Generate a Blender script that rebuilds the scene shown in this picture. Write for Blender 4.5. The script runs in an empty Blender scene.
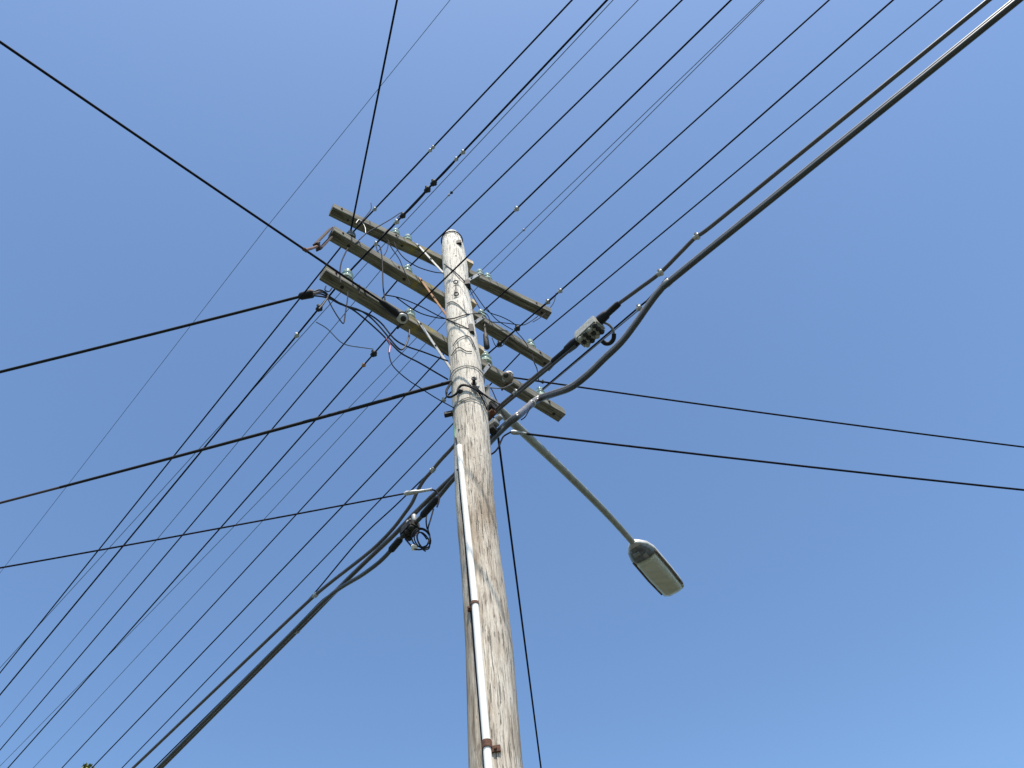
import bpy, bmesh, math, random
from mathutils import Vector, Matrix
random.seed(4)
scn = bpy.context.scene
R = math.radians
# ------------------------------------------------------------------ camera
FPX = 800.0
CAM = Vector((0, 0, 1.6))
PITCH, ROLL = 0.9534859, -0.1580079
cp, sp = math.cos(PITCH), math.sin(PITCH)
FW = Vector((0, cp, sp)); R0 = Vector((1, 0, 0)); U0 = Vector((0, -sp, cp))
cr, sr = math.cos(ROLL), math.sin(ROLL)
RT = R0*cr + U0*sr
UP = -R0*sr + U0*cr
cam = bpy.data.objects.new('camera', bpy.data.cameras.new('camera'))
scn.collection.objects.link(cam)
cam.data.sensor_width = 36
cam.data.lens = 36*FPX/1024
cam.data.clip_start = 0.05
cam.data.clip_end = 3000
m = Matrix((RT, UP, -FW)).transposed().to_4x4()
m.translation = CAM
cam.matrix_world = m
scn.camera = cam
# ------------------------------------------------------------------ light
SUN_EL, SUN_AZ = R(61), R(-75)          # azimuth measured from +X, counter-clockwise
sdir = Vector((math.cos(SUN_EL)*math.cos(SUN_AZ), math.cos(SUN_EL)*math.sin(SUN_AZ), math.sin(SUN_EL)))
w = bpy.data.worlds.new('World'); scn.world = w; w.use_nodes = True
nt = w.node_tree; nt.nodes.clear()
sky = nt.nodes.new('ShaderNodeTexSky'); sky.sky_type = 'NISHITA'; sky.sun_disc = False
sky.sun_elevation = SUN_EL; sky.sun_rotation = R(90) - SUN_AZ
sky.altitude = 0; sky.air_density = 1.0; sky.dust_density = 1.3; sky.ozone_density = 2.6
bg = nt.nodes.new('ShaderNodeBackground'); bg.inputs[1].default_value = 0.15
ow = nt.nodes.new('ShaderNodeOutputWorld')
wb = nt.nodes.new('ShaderNodeMix'); wb.data_type = 'RGBA'; wb.blend_type = 'MULTIPLY'; wb.inputs[0].default_value = 1
wb.inputs[7].default_value = (0.875, 1.0, 1.07, 1)          # the photograph's cool white balance
nt.links.new(sky.outputs[0], wb.inputs[6]); nt.links.new(wb.outputs[2], bg.inputs[0]); nt.links.new(bg.outputs[0], ow.inputs[0])
sl = bpy.data.lights.new('sun', 'SUN'); sl.energy = 4.8; sl.angle = R(0.5); sl.color = (1, 0.93, 0.83)
so = bpy.data.objects.new('sun', sl); scn.collection.objects.link(so)
so.rotation_euler = (-sdir).to_track_quat('-Z', 'Y').to_euler()
scn.view_settings.view_transform = 'Standard'
scn.view_settings.look = 'None'
scn.view_settings.exposure = 0.50
scn.view_settings.gamma = 1
scn.render.engine = 'CYCLES'
# ------------------------------------------------------------------ photo measurements -> points in the place
def ray(px, py):
    return (FW*FPX + RT*(px-512) - UP*(py-384)).normalized()
def proj(P):
    v = P-CAM; d = v.dot(FW)
    return (512+FPX*v.dot(RT)/d, 384-FPX*v.dot(UP)/d)
def on_plane(px, py, P0, n):
    d = ray(px, py)
    return CAM + d*((P0-CAM).dot(n)/d.dot(n))
PX, PY = -0.381, 3.9                                     # pole axis
def pole_z(px, py):                                      # height on the pole plane
    return on_plane(px, py, Vector((PX, PY, 0)), Vector((0, 1, 0))).z
def pole_pt(px, py, off=0.0):                            # plane through the pole axis facing the street
    return on_plane(px, py, Vector((PX, PY-off, 0)), Vector((0, 1, 0)))
AZ = [R(38.1), R(44.7), R(45.84)]
AZC = [9.650, 8.769, 7.888]
AOFF = [-0.048, -0.021, -0.021]
ALEN, AW, AH = 2.73, 0.115, 0.108
def arm_frame(k):
    e = Vector((math.cos(AZ[k]), math.sin(AZ[k]), 0)); n = Vector((-e.y, e.x, 0))
    return e, n, Vector((PX, PY, AZC[k])) + e*AOFF[k] + n*0.105   # bottom edge, near side
def arm_pt(k, px, py, off=-0.05):                        # on a vertical plane along an arm
    e, n, c = arm_frame(k)
    return on_plane(px, py, c + n*off, n)
def arm_s(k, px, py, up):
    e, n, c = arm_frame(k); best = None
    for i in range(-280, 281):
        P = c + n*AW/2 + e*(i*0.005) + Vector((0, 0, up))
        q = proj(P); d = math.hypot(q[0]-px, q[1]-py)
        if best is None or d < best[0]: best = (d, i*0.005)
    return best[1]
# ------------------------------------------------------------------ materials
def mat(name, col, rough=0.6, metal=0.0, var=0.0, vscale=20, bump=0.0, col2=None, stretch=(1,1,1), spec=0.5, lo=0.35, hi=0.65):
    m = bpy.data.materials.new(name); m.use_nodes = True
    n = m.node_tree; b = n.nodes['Principled BSDF']
    b.inputs['Roughness'].default_value = rough; b.inputs['Metallic'].default_value = metal
    b.inputs['Base Color'].default_value = (*col, 1)
    b.inputs['Specular IOR Level'].default_value = spec
    tc = n.nodes.new('ShaderNodeTexCoord'); mp = n.nodes.new('ShaderNodeMapping'); mp.inputs['Scale'].default_value = stretch
    n.links.new(tc.outputs['Object'], mp.inputs[0])
    if var or col2:
        nz = n.nodes.new('ShaderNodeTexNoise'); nz.inputs['Scale'].default_value = vscale; nz.inputs['Detail'].default_value = 7
        nz.inputs['Roughness'].default_value = 0.65
        n.links.new(mp.outputs[0], nz.inputs[0])
        cr_ = n.nodes.new('ShaderNodeValToRGB'); cr_.color_ramp.elements[0].position = lo; cr_.color_ramp.elements[1].position = hi
        c2 = col2 or tuple(c*(1-var) for c in col)
        cr_.color_ramp.elements[0].color = (*c2, 1); cr_.color_ramp.elements[1].color = (*col, 1)
        n.links.new(nz.outputs[0], cr_.inputs[0]); n.links.new(cr_.outputs[0], b.inputs['Base Color'])
        if bump:
            bp = n.nodes.new('ShaderNodeBump'); bp.inputs['Strength'].default_value = bump; bp.inputs['Distance'].default_value = 0.01
            n.links.new(nz.outputs[0], bp.inputs['Height']); n.links.new(bp.outputs[0], b.inputs['Normal'])
    return m
def pole_material():
    m = bpy.data.materials.new('weathered_pole_wood'); m.use_nodes = True
    n = m.node_tree; b = n.nodes['Principled BSDF']; L = n.links.new
    b.inputs['Roughness'].default_value = 0.85; b.inputs['Specular IOR Level'].default_value = 0.25
    tc = n.nodes.new('ShaderNodeTexCoord')
    def noise(scale, st, det=6, rg=0.6, dist=0.0):
        mp = n.nodes.new('ShaderNodeMapping'); mp.inputs['Scale'].default_value = st
        L(tc.outputs['Object'], mp.inputs[0])
        z = n.nodes.new('ShaderNodeTexNoise'); z.inputs['Scale'].default_value = scale; z.inputs['Detail'].default_value = det
        z.inputs['Roughness'].default_value = rg; z.inputs['Distortion'].default_value = dist
        L(mp.outputs[0], z.inputs[0]); return z
    def ramp(src, stops):
        r = n.nodes.new('ShaderNodeValToRGB'); e = r.color_ramp.elements
        while len(e) < len(stops): e.new(0.5)
        for i, (p, c) in enumerate(stops):
            e[i].position = p; e[i].color = (*c, 1) if isinstance(c, tuple) else (c, c, c, 1)
        L(src, r.inputs[0]); return r
    def mul(a, b_, f=1.0, mode='MULTIPLY'):
        x = n.nodes.new('ShaderNodeMix'); x.data_type = 'RGBA'; x.blend_type = mode
        if hasattr(f, 'is_output'): L(f, x.inputs[0])
        else: x.inputs[0].default_value = f
        L(a, x.inputs[6]); L(b_, x.inputs[7]); return x.outputs[2]
    grain = noise(60, (1, 1, 0.09), 9, 0.72, 0.35)
    base = ramp(grain.outputs[0], [(0.32, (0.26, 0.205, 0.155)), (0.45, (0.45, 0.39, 0.32)), (0.62, (0.66, 0.60, 0.51))])
    patch = noise(5, (1, 1, 0.35), 5, 0.6)
    pr = ramp(patch.outputs[0], [(0.36, (0.66, 0.6, 0.54)), (0.6, (1, 1, 1))])
    c = mul(base.outputs[0], pr.outputs[0])
    crack = noise(105, (1, 1, 0.045), 4, 0.6, 0.6)
    crr = ramp(crack.outputs[0], [(0.36, 0.22), (0.43, 1.0)])
    c = mul(c, crr.outputs[0], 0.75)
    pits = noise(70, (1, 1, 0.35), 2, 0.5)
    ptr = ramp(pits.outputs[0], [(0.27, 0.3), (0.34, 1.0)])
    c = mul(c, ptr.outputs[0], 0.8)
    # blended to a paler colour towards the top
    sx = n.nodes.new('ShaderNodeSeparateXYZ'); L(tc.outputs['Object'], sx.inputs[0])
    mr = n.nodes.new('ShaderNodeMapRange'); mr.inputs[1].default_value = 5.6; mr.inputs[2].default_value = 8.2
    mr.inputs[3].default_value = 0.0; mr.inputs[4].default_value = 0.7
    L(sx.outputs[2], mr.inputs[0])
    rgb = n.nodes.new('ShaderNodeRGB'); rgb.outputs[0].default_value = (0.80, 0.75, 0.665, 1)
    c2 = mul(rgb.outputs[0], crr.outputs[0], 0.7); c2 = mul(c2, ptr.outputs[0], 0.8)
    c = mul(c, c2, mr.outputs[0], 'MIX')
    L(c, b.inputs['Base Color'])
    bp = n.nodes.new('ShaderNodeBump'); bp.inputs['Strength'].default_value = 0.7; bp.inputs['Distance'].default_value = 0.012
    L(grain.outputs[0], bp.inputs['Height'])
    b2 = n.nodes.new('ShaderNodeBump'); b2.inputs['Strength'].default_value = 0.8; b2.inputs['Distance'].default_value = 0.01
    L(crr.outputs[0], b2.inputs['Height']); L(bp.outputs[0], b2.inputs['Normal']); L(b2.outputs[0], b.inputs['Normal'])
    return m
def arm_material():
    m = bpy.data.materials.new('crossarm_wood'); m.use_nodes = True
    n = m.node_tree; b = n.nodes['Principled BSDF']; L = n.links.new
    b.inputs['Roughness'].default_value = 0.9; b.inputs['Specular IOR Level'].default_value = 0.2
    tc = n.nodes.new('ShaderNodeTexCoord')
    mp = n.nodes.new('ShaderNodeMapping'); mp.inputs['Scale'].default_value = (0.06, 1, 1); L(tc.outputs['Object'], mp.inputs[0])
    z = n.nodes.new('ShaderNodeTexNoise'); z.inputs['Scale'].default_value = 55; z.inputs['Detail'].default_value = 7; z.inputs['Roughness'].default_value = 0.7
    L(mp.outputs[0], z.inputs[0])
    r = n.nodes.new('ShaderNodeValToRGB'); e = r.color_ramp.elements
    e[0].position = 0.34; e[0].color = (0.045, 0.04, 0.032, 1); e[1].position = 0.66; e[1].color = (0.28, 0.265, 0.22, 1)
    L(z.outputs[0], r.inputs[0])
    # lichen near the pole
    z2 = n.nodes.new('ShaderNodeTexNoise'); z2.inputs['Scale'].default_value = 9; z2.inputs['Detail'].default_value = 6
    L(tc.outputs['Object'], z2.inputs[0])
    r2 = n.nodes.new('ShaderNodeValToRGB'); r2.color_ramp.elements[0].position = 0.46; r2.color_ramp.elements[1].position = 0.62
    r2.color_ramp.elements[1].color = (0.8, 0.8, 0.8, 1)
    L(z2.outputs[0], r2.inputs[0])
    sx = n.nodes.new('ShaderNodeSeparateXYZ'); L(tc.outputs['Object'], sx.inputs[0])
    a = n.nodes.new('ShaderNodeMath'); a.operation = 'ADD'; a.inputs[1].default_value = 0.34; L(sx.outputs[0], a.inputs[0])
    ab = n.nodes.new('ShaderNodeMath'); ab.operation = 'ABSOLUTE'; L(a.outputs[0], ab.inputs[0])
    mr = n.nodes.new('ShaderNodeMapRange'); mr.inputs[1].default_value = 0.06; mr.inputs[2].default_value = 0.26
    mr.inputs[3].default_value = 1.0; mr.inputs[4].default_value = 0.03; L(ab.outputs[0], mr.inputs[0])
    ml = n.nodes.new('ShaderNodeMath'); ml.operation = 'MULTIPLY'; ml.use_clamp = True; L(r2.outputs[0], ml.inputs[0]); L(mr.outputs[0], ml.inputs[1])
    mx = n.nodes.new('ShaderNodeMix'); mx.data_type = 'RGBA'; L(ml.outputs[0], mx.inputs[0]); L(r.outputs[0], mx.inputs[6])
    mx.inputs[7].default_value = (0.3, 0.235, 0.05, 1)
    L(mx.outputs[2], b.inputs['Base Color'])
    bp = n.nodes.new('ShaderNodeBump'); bp.inputs['Strength'].default_value = 0.7; bp.inputs['Distance'].default_value = 0.006
    L(z.outputs[0], bp.inputs['Height']); L(bp.outputs[0], b.inputs['Normal'])
    return m
M = {
 'pole': pole_material(), 'arm': arm_material(),
 'block': mat('pale_block_wood', (0.62, 0.5, 0.33), 0.8, var=0.4, vscale=30, bump=0.4),
 'black': mat('black_pvc', (0.014, 0.014, 0.017), 0.65, var=0.3, vscale=30, spec=0.25),
 'darkwire': mat('dark_wire_cover', (0.012, 0.012, 0.02), 0.75, var=0.3, vscale=8, spec=0.12),
 'copper': mat('oxidised_copper', (0.09, 0.1, 0.12), 0.5, 0.3, var=0.4, vscale=15),
 'grey': mat('grey_cable_sheath', (0.2, 0.19, 0.19), 0.34, var=0.35, vscale=6, spec=0.8),
 'greymid': mat('mid_grey_cable_sheath', (0.085, 0.072, 0.07), 0.4, var=0.35, vscale=6, spec=0.6),
 'greydark': mat('dark_grey_cable_sheath', (0.05, 0.048, 0.046), 0.38, var=0.35, vscale=6, spec=0.6),
 'white': mat('white_conduit', (0.80, 0.77, 0.71), 0.55, col2=(0.66, 0.61, 0.52), var=0.1, vscale=3, spec=0.3, lo=0.3, hi=0.5),
 'pale': mat('pale_galvanised', (0.5, 0.49, 0.46), 0.55, 0.3, var=0.35, vscale=30),
 'galv': mat('galvanised_steel', (0.4, 0.4, 0.38), 0.5, 0.5, var=0.4, vscale=25),
 'rust': mat('rusted_steel', (0.16, 0.065, 0.035), 0.85, 0.1, col2=(0.05, 0.025, 0.018), var=0.5, vscale=40, bump=0.4),
 'darkrust': mat('dark_rusted_steel', (0.085, 0.045, 0.03), 0.85, 0.1, col2=(0.03, 0.02, 0.016), var=0.5, vscale=40, bump=0.4),
 'orange': mat('rust_stained_steel', (0.45, 0.24, 0.11), 0.8, 0.0, col2=(0.2, 0.09, 0.04), var=0.5, vscale=25, bump=0.3),
 'darksteel': mat('dark_steel', (0.035, 0.032, 0.03), 0.7, 0.3, var=0.5, vscale=40, bump=0.3),
 'box': mat('grey_cast_box', (0.42, 0.41, 0.36), 0.55, 0.2, var=0.4, vscale=40, bump=0.2),
 'hole': mat('box_port_plug', (0.02, 0.02, 0.02), 0.8),
 'lampgrey': mat('lamp_bracket_paint', (0.36, 0.36, 0.31), 0.5, 0.2, var=0.35, vscale=14, bump=0.1),
 'lamphead': mat('lamp_housing', (0.58, 0.57, 0.53), 0.5, 0.3, var=0.3, vscale=18),
 'lampdark': mat('lamp_gear_cover', (0.22, 0.23, 0.235), 0.35, 0.2, var=0.6, vscale=18),
 'stain': mat('stained_seal', (0.22, 0.15, 0.09), 0.7, col2=(0.05, 0.045, 0.035), var=0.5, vscale=35),
 'pink': mat('faded_red_cover', (0.6, 0.18, 0.22), 0.6),
 'green': mat('green_cover', (0.1, 0.26, 0.17), 0.6),
 'brownglaze': mat('weathered_brown_glaze', (0.26, 0.2, 0.15), 0.4, col2=(0.1, 0.07, 0.05), var=0.5, vscale=12),
 'porcelain': mat('porcelain', (0.5, 0.47, 0.42), 0.25, var=0.5, vscale=14),
}
def glass_mat():
    m = bpy.data.materials.new('green_glass'); m.use_nodes = True; n = m.node_tree; b = n.nodes['Principled BSDF']
    b.inputs['Base Color'].default_value = (0.56, 0.68, 0.56, 1); b.inputs['Roughness'].default_value = 0.1
    b.inputs['Transmission Weight'].default_value = 0.5; b.inputs['IOR'].default_value = 1.5
    return m
M['glass'] = glass_mat()
def diff_mat():
    m = mat('prismatic_diffuser', (0.88, 0.86, 0.70), 0.35, var=0.22, vscale=9, stretch=(0.5, 2, 1))
    b = m.node_tree.nodes['Principled BSDF']; b.inputs['Transmission Weight'].default_value = 0.4
    return m
M['diffuser'] = diff_mat()
# ------------------------------------------------------------------ mesh helpers
class MB:
    def __init__(s): s.v = []; s.f = []
    def tube(s, pts, r, sides=8, caps=True):
        pts = [Vector(p) for p in pts]
        rs = r if isinstance(r, (list, tuple)) else [r]*len(pts)
        tg = []
        for i in range(len(pts)):
            a = pts[max(i-1, 0)]; b = pts[min(i+1, len(pts)-1)]
            t = (b-a); tg.append(t.normalized() if t.length > 1e-9 else Vector((0, 0, 1)))
        ref = Vector((0, 0, 1)) if abs(tg[0].z) < 0.9 else Vector((1, 0, 0))
        u = ref.cross(tg[0]).normalized(); base = len(s.v)
        for i, p in enumerate(pts):
            u = (u - tg[i]*u.dot(tg[i])).normalized(); v = tg[i].cross(u)
            for j in range(sides):
                a = 2*math.pi*j/sides
                s.v.append(p + (u*math.cos(a) + v*math.sin(a))*rs[i])
        for i in range(len(pts)-1):
            for j in range(sides):
                a = base+i*sides+j; b = base+i*sides+(j+1) % sides
                s.f.append((a, b, b+sides, a+sides))
        if caps:
            s.f.append(tuple(base+j for j in reversed(range(sides))))
            s.f.append(tuple(base+(len(pts)-1)*sides+j for j in range(sides)))
        return s
    def box(s, c, ax, half):
        c = Vector(c); ax = [Vector(a).normalized() for a in ax]; base = len(s.v)
        for sx in (-1, 1):
            for sy in (-1, 1):
                for sz in (-1, 1):
                    s.v.append(c + ax[0]*sx*half[0] + ax[1]*sy*half[1] + ax[2]*sz*half[2])
        for q in ((0, 1, 3, 2), (4, 6, 7, 5), (0, 4, 5, 1), (2, 3, 7, 6), (0, 2, 6, 4), (1, 5, 7, 3)):
            s.f.append(tuple(base+i for i in q))
        return s
    def lathe(s, prof, o, axis=(0, 0, 1), sides=16):
        o = Vector(o); ax = Vector(axis).normalized()
        pts = [o + ax*h for r, h in prof]
        # own ring build so that repeated heights are fine
        ref = Vector((0, 0, 1)) if abs(ax.z) < 0.9 else Vector((1, 0, 0))
        u = ref.cross(ax).normalized(); v = ax.cross(u); base = len(s.v)
        for (r, h), p in zip(prof, pts):
            for j in range(sides):
                a = 2*math.pi*j/sides; s.v.append(p + (u*math.cos(a)+v*math.sin(a))*max(r, 1e-4))
        for i in range(len(prof)-1):
            for j in range(sides):
                a = base+i*sides+j; b = base+i*sides+(j+1) % sides
                s.f.append((a, b, b+sides, a+sides))
        s.f.append(tuple(base+j for j in reversed(range(sides))))
        s.f.append(tuple(base+(len(prof)-1)*sides+j for j in range(sides)))
        return s
    def ring(s, c, axis, rad, r, n=20, sides=6, a0=0, a1=2*math.pi):
        ax = Vector(axis).normalized(); ref = Vector((0, 0, 1)) if abs(ax.z) < 0.9 else Vector((1, 0, 0))
        u = ref.cross(ax).normalized(); v = ax.cross(u)
        return s.tube([Vector(c) + (u*math.cos(a0+(a1-a0)*i/n) + v*math.sin(a0+(a1-a0)*i/n))*rad for i in range(n+1)], r, sides)
    def build(s, name, material, parent=None, smooth=True, bevel=0, inv=None):
        me = bpy.data.meshes.new(name)
        vs = s.v if inv is None else [inv @ v for v in s.v]
        me.from_pydata([tuple(v) for v in vs], [], s.f); me.update()
        bm = bmesh.new(); bm.from_mesh(me)
        if bevel:
            bmesh.ops.bevel(bm, geom=list(bm.edges), offset=bevel, segments=2, affect='EDGES')
        bmesh.ops.recalc_face_normals(bm, faces=bm.faces); bm.to_mesh(me); bm.free()
        if smooth:
            for p in me.polygons: p.use_smooth = True
            try: me.set_sharp_from_angle(angle=R(50))
            except Exception: pass
        me.materials.append(material)
        o = bpy.data.objects.new(name, me); scn.collection.objects.link(o)
        if parent: o.parent = parent
        return o
def tag(o, label=None, cat=None, group=None, kind=None):
    if label: o['label'] = label
    if cat: o['category'] = cat
    if group: o['group'] = group
    if kind: o['kind'] = kind
    return o
def empty(name, loc=(0, 0, 0)):
    o = bpy.data.objects.new(name, None); scn.collection.objects.link(o); o.location = loc; return o
def smooth(pts, n=6):
    pts = [Vector(p) for p in pts]
    if len(pts) < 3: return pts
    out = []
    P = [pts[0]*2-pts[1]] + pts + [pts[-1]*2-pts[-2]]
    for i in range(1, len(P)-2):
        for k in range(n):
            t = k/n
            out.append(0.5*((2*P[i]) + (P[i+1]-P[i-1])*t + (2*P[i-1]-5*P[i]+4*P[i+1]-P[i+2])*t*t + (3*P[i]-P[i-1]-3*P[i+1]+P[i+2])*t**3))
    out.append(P[-2]); return out
ids = Vector((0, 0, 0))
# ------------------------------------------------------------------ ground (below the frame; gives the bounce)
def ground():
    g = MB(); g.v = [Vector(p) for p in ((-900, -900, 0), (900, -900, 0), (900, 900, 0), (-900, 900, 0))]; g.f = [(0, 1, 2, 3)]
    o = g.build('ground', mat('grass_verge', (0.045, 0.065, 0.022), 0.95, var=0.45, vscale=0.8), smooth=False)
    o['kind'] = 'structure'
    d = Vector((math.cos(R(140)), math.sin(R(140)), 0)); n = Vector((-d.y, d.x, 0))
    def strip(name, off, hw, z0, z1, material):
        b = MB(); b.box(Vector((PX, PY, 0)) + n*off + Vector((0, 0, (z0+z1)/2)), (d, n, Vector((0, 0, 1))), (200, hw, (z1-z0)/2))
        s = b.build(name, material, smooth=False); s['kind'] = 'structure'
    strip('footpath', 1.7, 0.75, -0.2, 0.03, mat('concrete_path', (0.34, 0.33, 0.3), 0.9, var=0.2, vscale=3))
    strip('kerb', -1.2, 0.08, -0.2, 0.12, mat('kerb_concrete', (0.3, 0.29, 0.27), 0.9, var=0.2, vscale=6))
    strip('road', -5.3, 4.0, -0.3, 0.008, mat('asphalt', (0.055, 0.055, 0.058), 0.9, var=0.3, vscale=40))
ground()
# ------------------------------------------------------------------ the pole
EDGE = [(240, 442.6, 461), (250, 441.9, 464.5), (270, 443, 468), (290, 444.7, 468.8), (310, 445.5, 471.9), (330, 446.9, 475), (350, 448.9, 478.6),
        (370, 450.5, 481.7), (390, 452, 484.4), (410, 453.6, 486.9), (430, 454.2, 488.8), (450, 454.6, 490.4), (470, 454.8, 491.6), (500, 455.8, 493.8),
        (530, 457.7, 497.2), (560, 460.3, 500.7), (590, 462.2, 505), (620, 464, 509.2), (650, 465.6, 512.8), (700, 467, 516.6), (740, 468, 520), (768, 469, 522.3)]
prof = []
for y, l, r_ in EDGE:
    c = pole_pt((l+r_)/2, y); dpt = (c-CAM).dot(FW)
    prof.append((c.z, c.x, (r_-l)/2*dpt/FPX*1.012))
prof.sort()
z0, x0, r0 = prof[0]
allp = [(-0.3, x0+0.0, 0.205), (1.0, x0, 0.195), (2.4, x0, 0.185)] + prof
def pole_at(z):
    for i in range(len(allp)-1):
        if allp[i][0] <= z <= allp[i+1][0]:
            t = (z-allp[i][0])/(allp[i+1][0]-allp[i][0])
            return allp[i][1]*(1-t)+allp[i+1][1]*t, allp[i][2]*(1-t)+allp[i+1][2]*t
    return allp[-1][1], allp[-1][2]
from mathutils import noise as mnoise
pole = empty('utility_pole', (0, 0, 0))
tag(pole, 'tall weathered grey wooden pole carrying three timber crossarms and all the wires', 'utility pole')
ztop = prof[-1][0]
def pole_shaft():
    b = MB(); S = 48; zs = []
    z = -0.3
    while z < ztop: zs.append(z); z += 0.06
    zs.append(ztop)
    for z in zs:
        cx, rad = pole_at(z)
        for j in range(S):
            a = 2*math.pi*j/S; d = Vector((math.cos(a), math.sin(a), 0))
            q = Vector((d.x*1.2, d.y*1.2, z*0.35)); q2 = Vector((d.x*4.5, d.y*4.5, z*0.7)); q3 = Vector((d.x*11, d.y*11, z*0.5))
            k = 1 + 0.025*mnoise.noise(q) + 0.022*mnoise.noise(q2) + 0.012*mnoise.noise(q3)
            b.v.append(Vector((cx, PY, z)) + d*rad*k)
    # domed, weather-eaten top
    for f, dz in ((0.97, 0.04), (0.9, 0.075), (0.78, 0.105), (0.45, 0.12), (0.12, 0.122)):
        cx, rad = pole_at(ztop)
        for j in range(S):
            a = 2*math.pi*j/S; d = Vector((math.cos(a), math.sin(a), 0))
            k = 1 + 0.06*mnoise.noise(Vector((d.x*3, d.y*3, dz*8)))
            b.v.append(Vector((cx, PY, ztop + dz*(1+0.25*mnoise.noise(Vector((d.x*2, d.y*2, 5)))))) + d*rad*f*k)
    n = len(b.v)//S
    for i in range(n-1):
        for j in range(S):
            a = i*S+j; c = i*S+(j+1) % S
            b.f.append((a, c, c+S, a+S))
    b.f.append(tuple((n-1)*S+j for j in range(S)))
    o = b.build('pole_shaft', M['pole'], pole)
pole_shaft()
def surf(px, py, out=0.0):                                # a point on the pole's visible surface under a pixel
    z = pole_z(px, py); d = ray(px, py)
    for _ in range(4):
        cx, rad = pole_at(z); rad += out
        # ray / vertical cylinder
        a = d.x**2+d.y**2; ox, oy = CAM.x-cx, CAM.y-PY
        bq = ox*d.x+oy*d.y; cq = ox*ox+oy*oy-rad*rad; disc = bq*bq-a*cq
        t = (-bq-math.sqrt(disc))/a if disc > 0 else -bq/a
        P = CAM+d*t; z = P.z
    return P
# crossarms
INS = [   # per arm: (px, py of the wire groove, kind)
 [(397, 229, 'glass', 'clear'), (409, 235, 'glass', ''), (481, 270, 'glass', ''), (489, 273, 'glass', '')],
 [(354, 229, 'dark', ''), (409, 266, 'glass', ''), (483, 310, 'glass', ''), (533, 338, 'glass', '')],
 [(352, 266, 'double', ''), (415, 304, 'glass', ''), (488, 352, 'big', ''), (542, 388, 'glass', '')]]
GROOVE = 0.10 + 0.125
GP = {}
def insulator(parent, base, kind):
    up = 0.0
    if kind == 'double': sc = 1.5
    elif kind == 'big': sc = 1.6
    else: sc = 1.35
    p = MB(); p.tube([base-Vector((0, 0, 0.01)), base+Vector((0, 0, 0.07*sc))], 0.011, 8)
    prof_ = [(0.034, 0.035), (0.040, 0.038), (0.036, 0.065), (0.028, 0.078), (0.031, 0.088), (0.037, 0.096), (0.034, 0.112), (0.021, 0.122), (0.026, 0.132), (0.026, 0.146), (0.016, 0.155), (0.0, 0.157)]
    g = MB(); g.lathe([(r*sc, h*sc) for r, h in prof_], base, sides=18)
    o = g.build('insulator', M['glass'] if kind != 'dark' else M['darkglass'], parent)
    p.build('pin', M['galv'], o)
    t = MB(); t.ring(base+Vector((0, 0, 0.124*sc)), (0, 0, 1), 0.025*sc, 0.004, 14, 5); t.build('tie_wire', M['darkwire'], o)
    return base + Vector((0, 0, 0.124*sc))
M['darkglass'] = mat('dark_brown_insulator', (0.045, 0.06, 0.05), 0.15, var=0.4, vscale=20)
arms = []; INV = []
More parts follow.
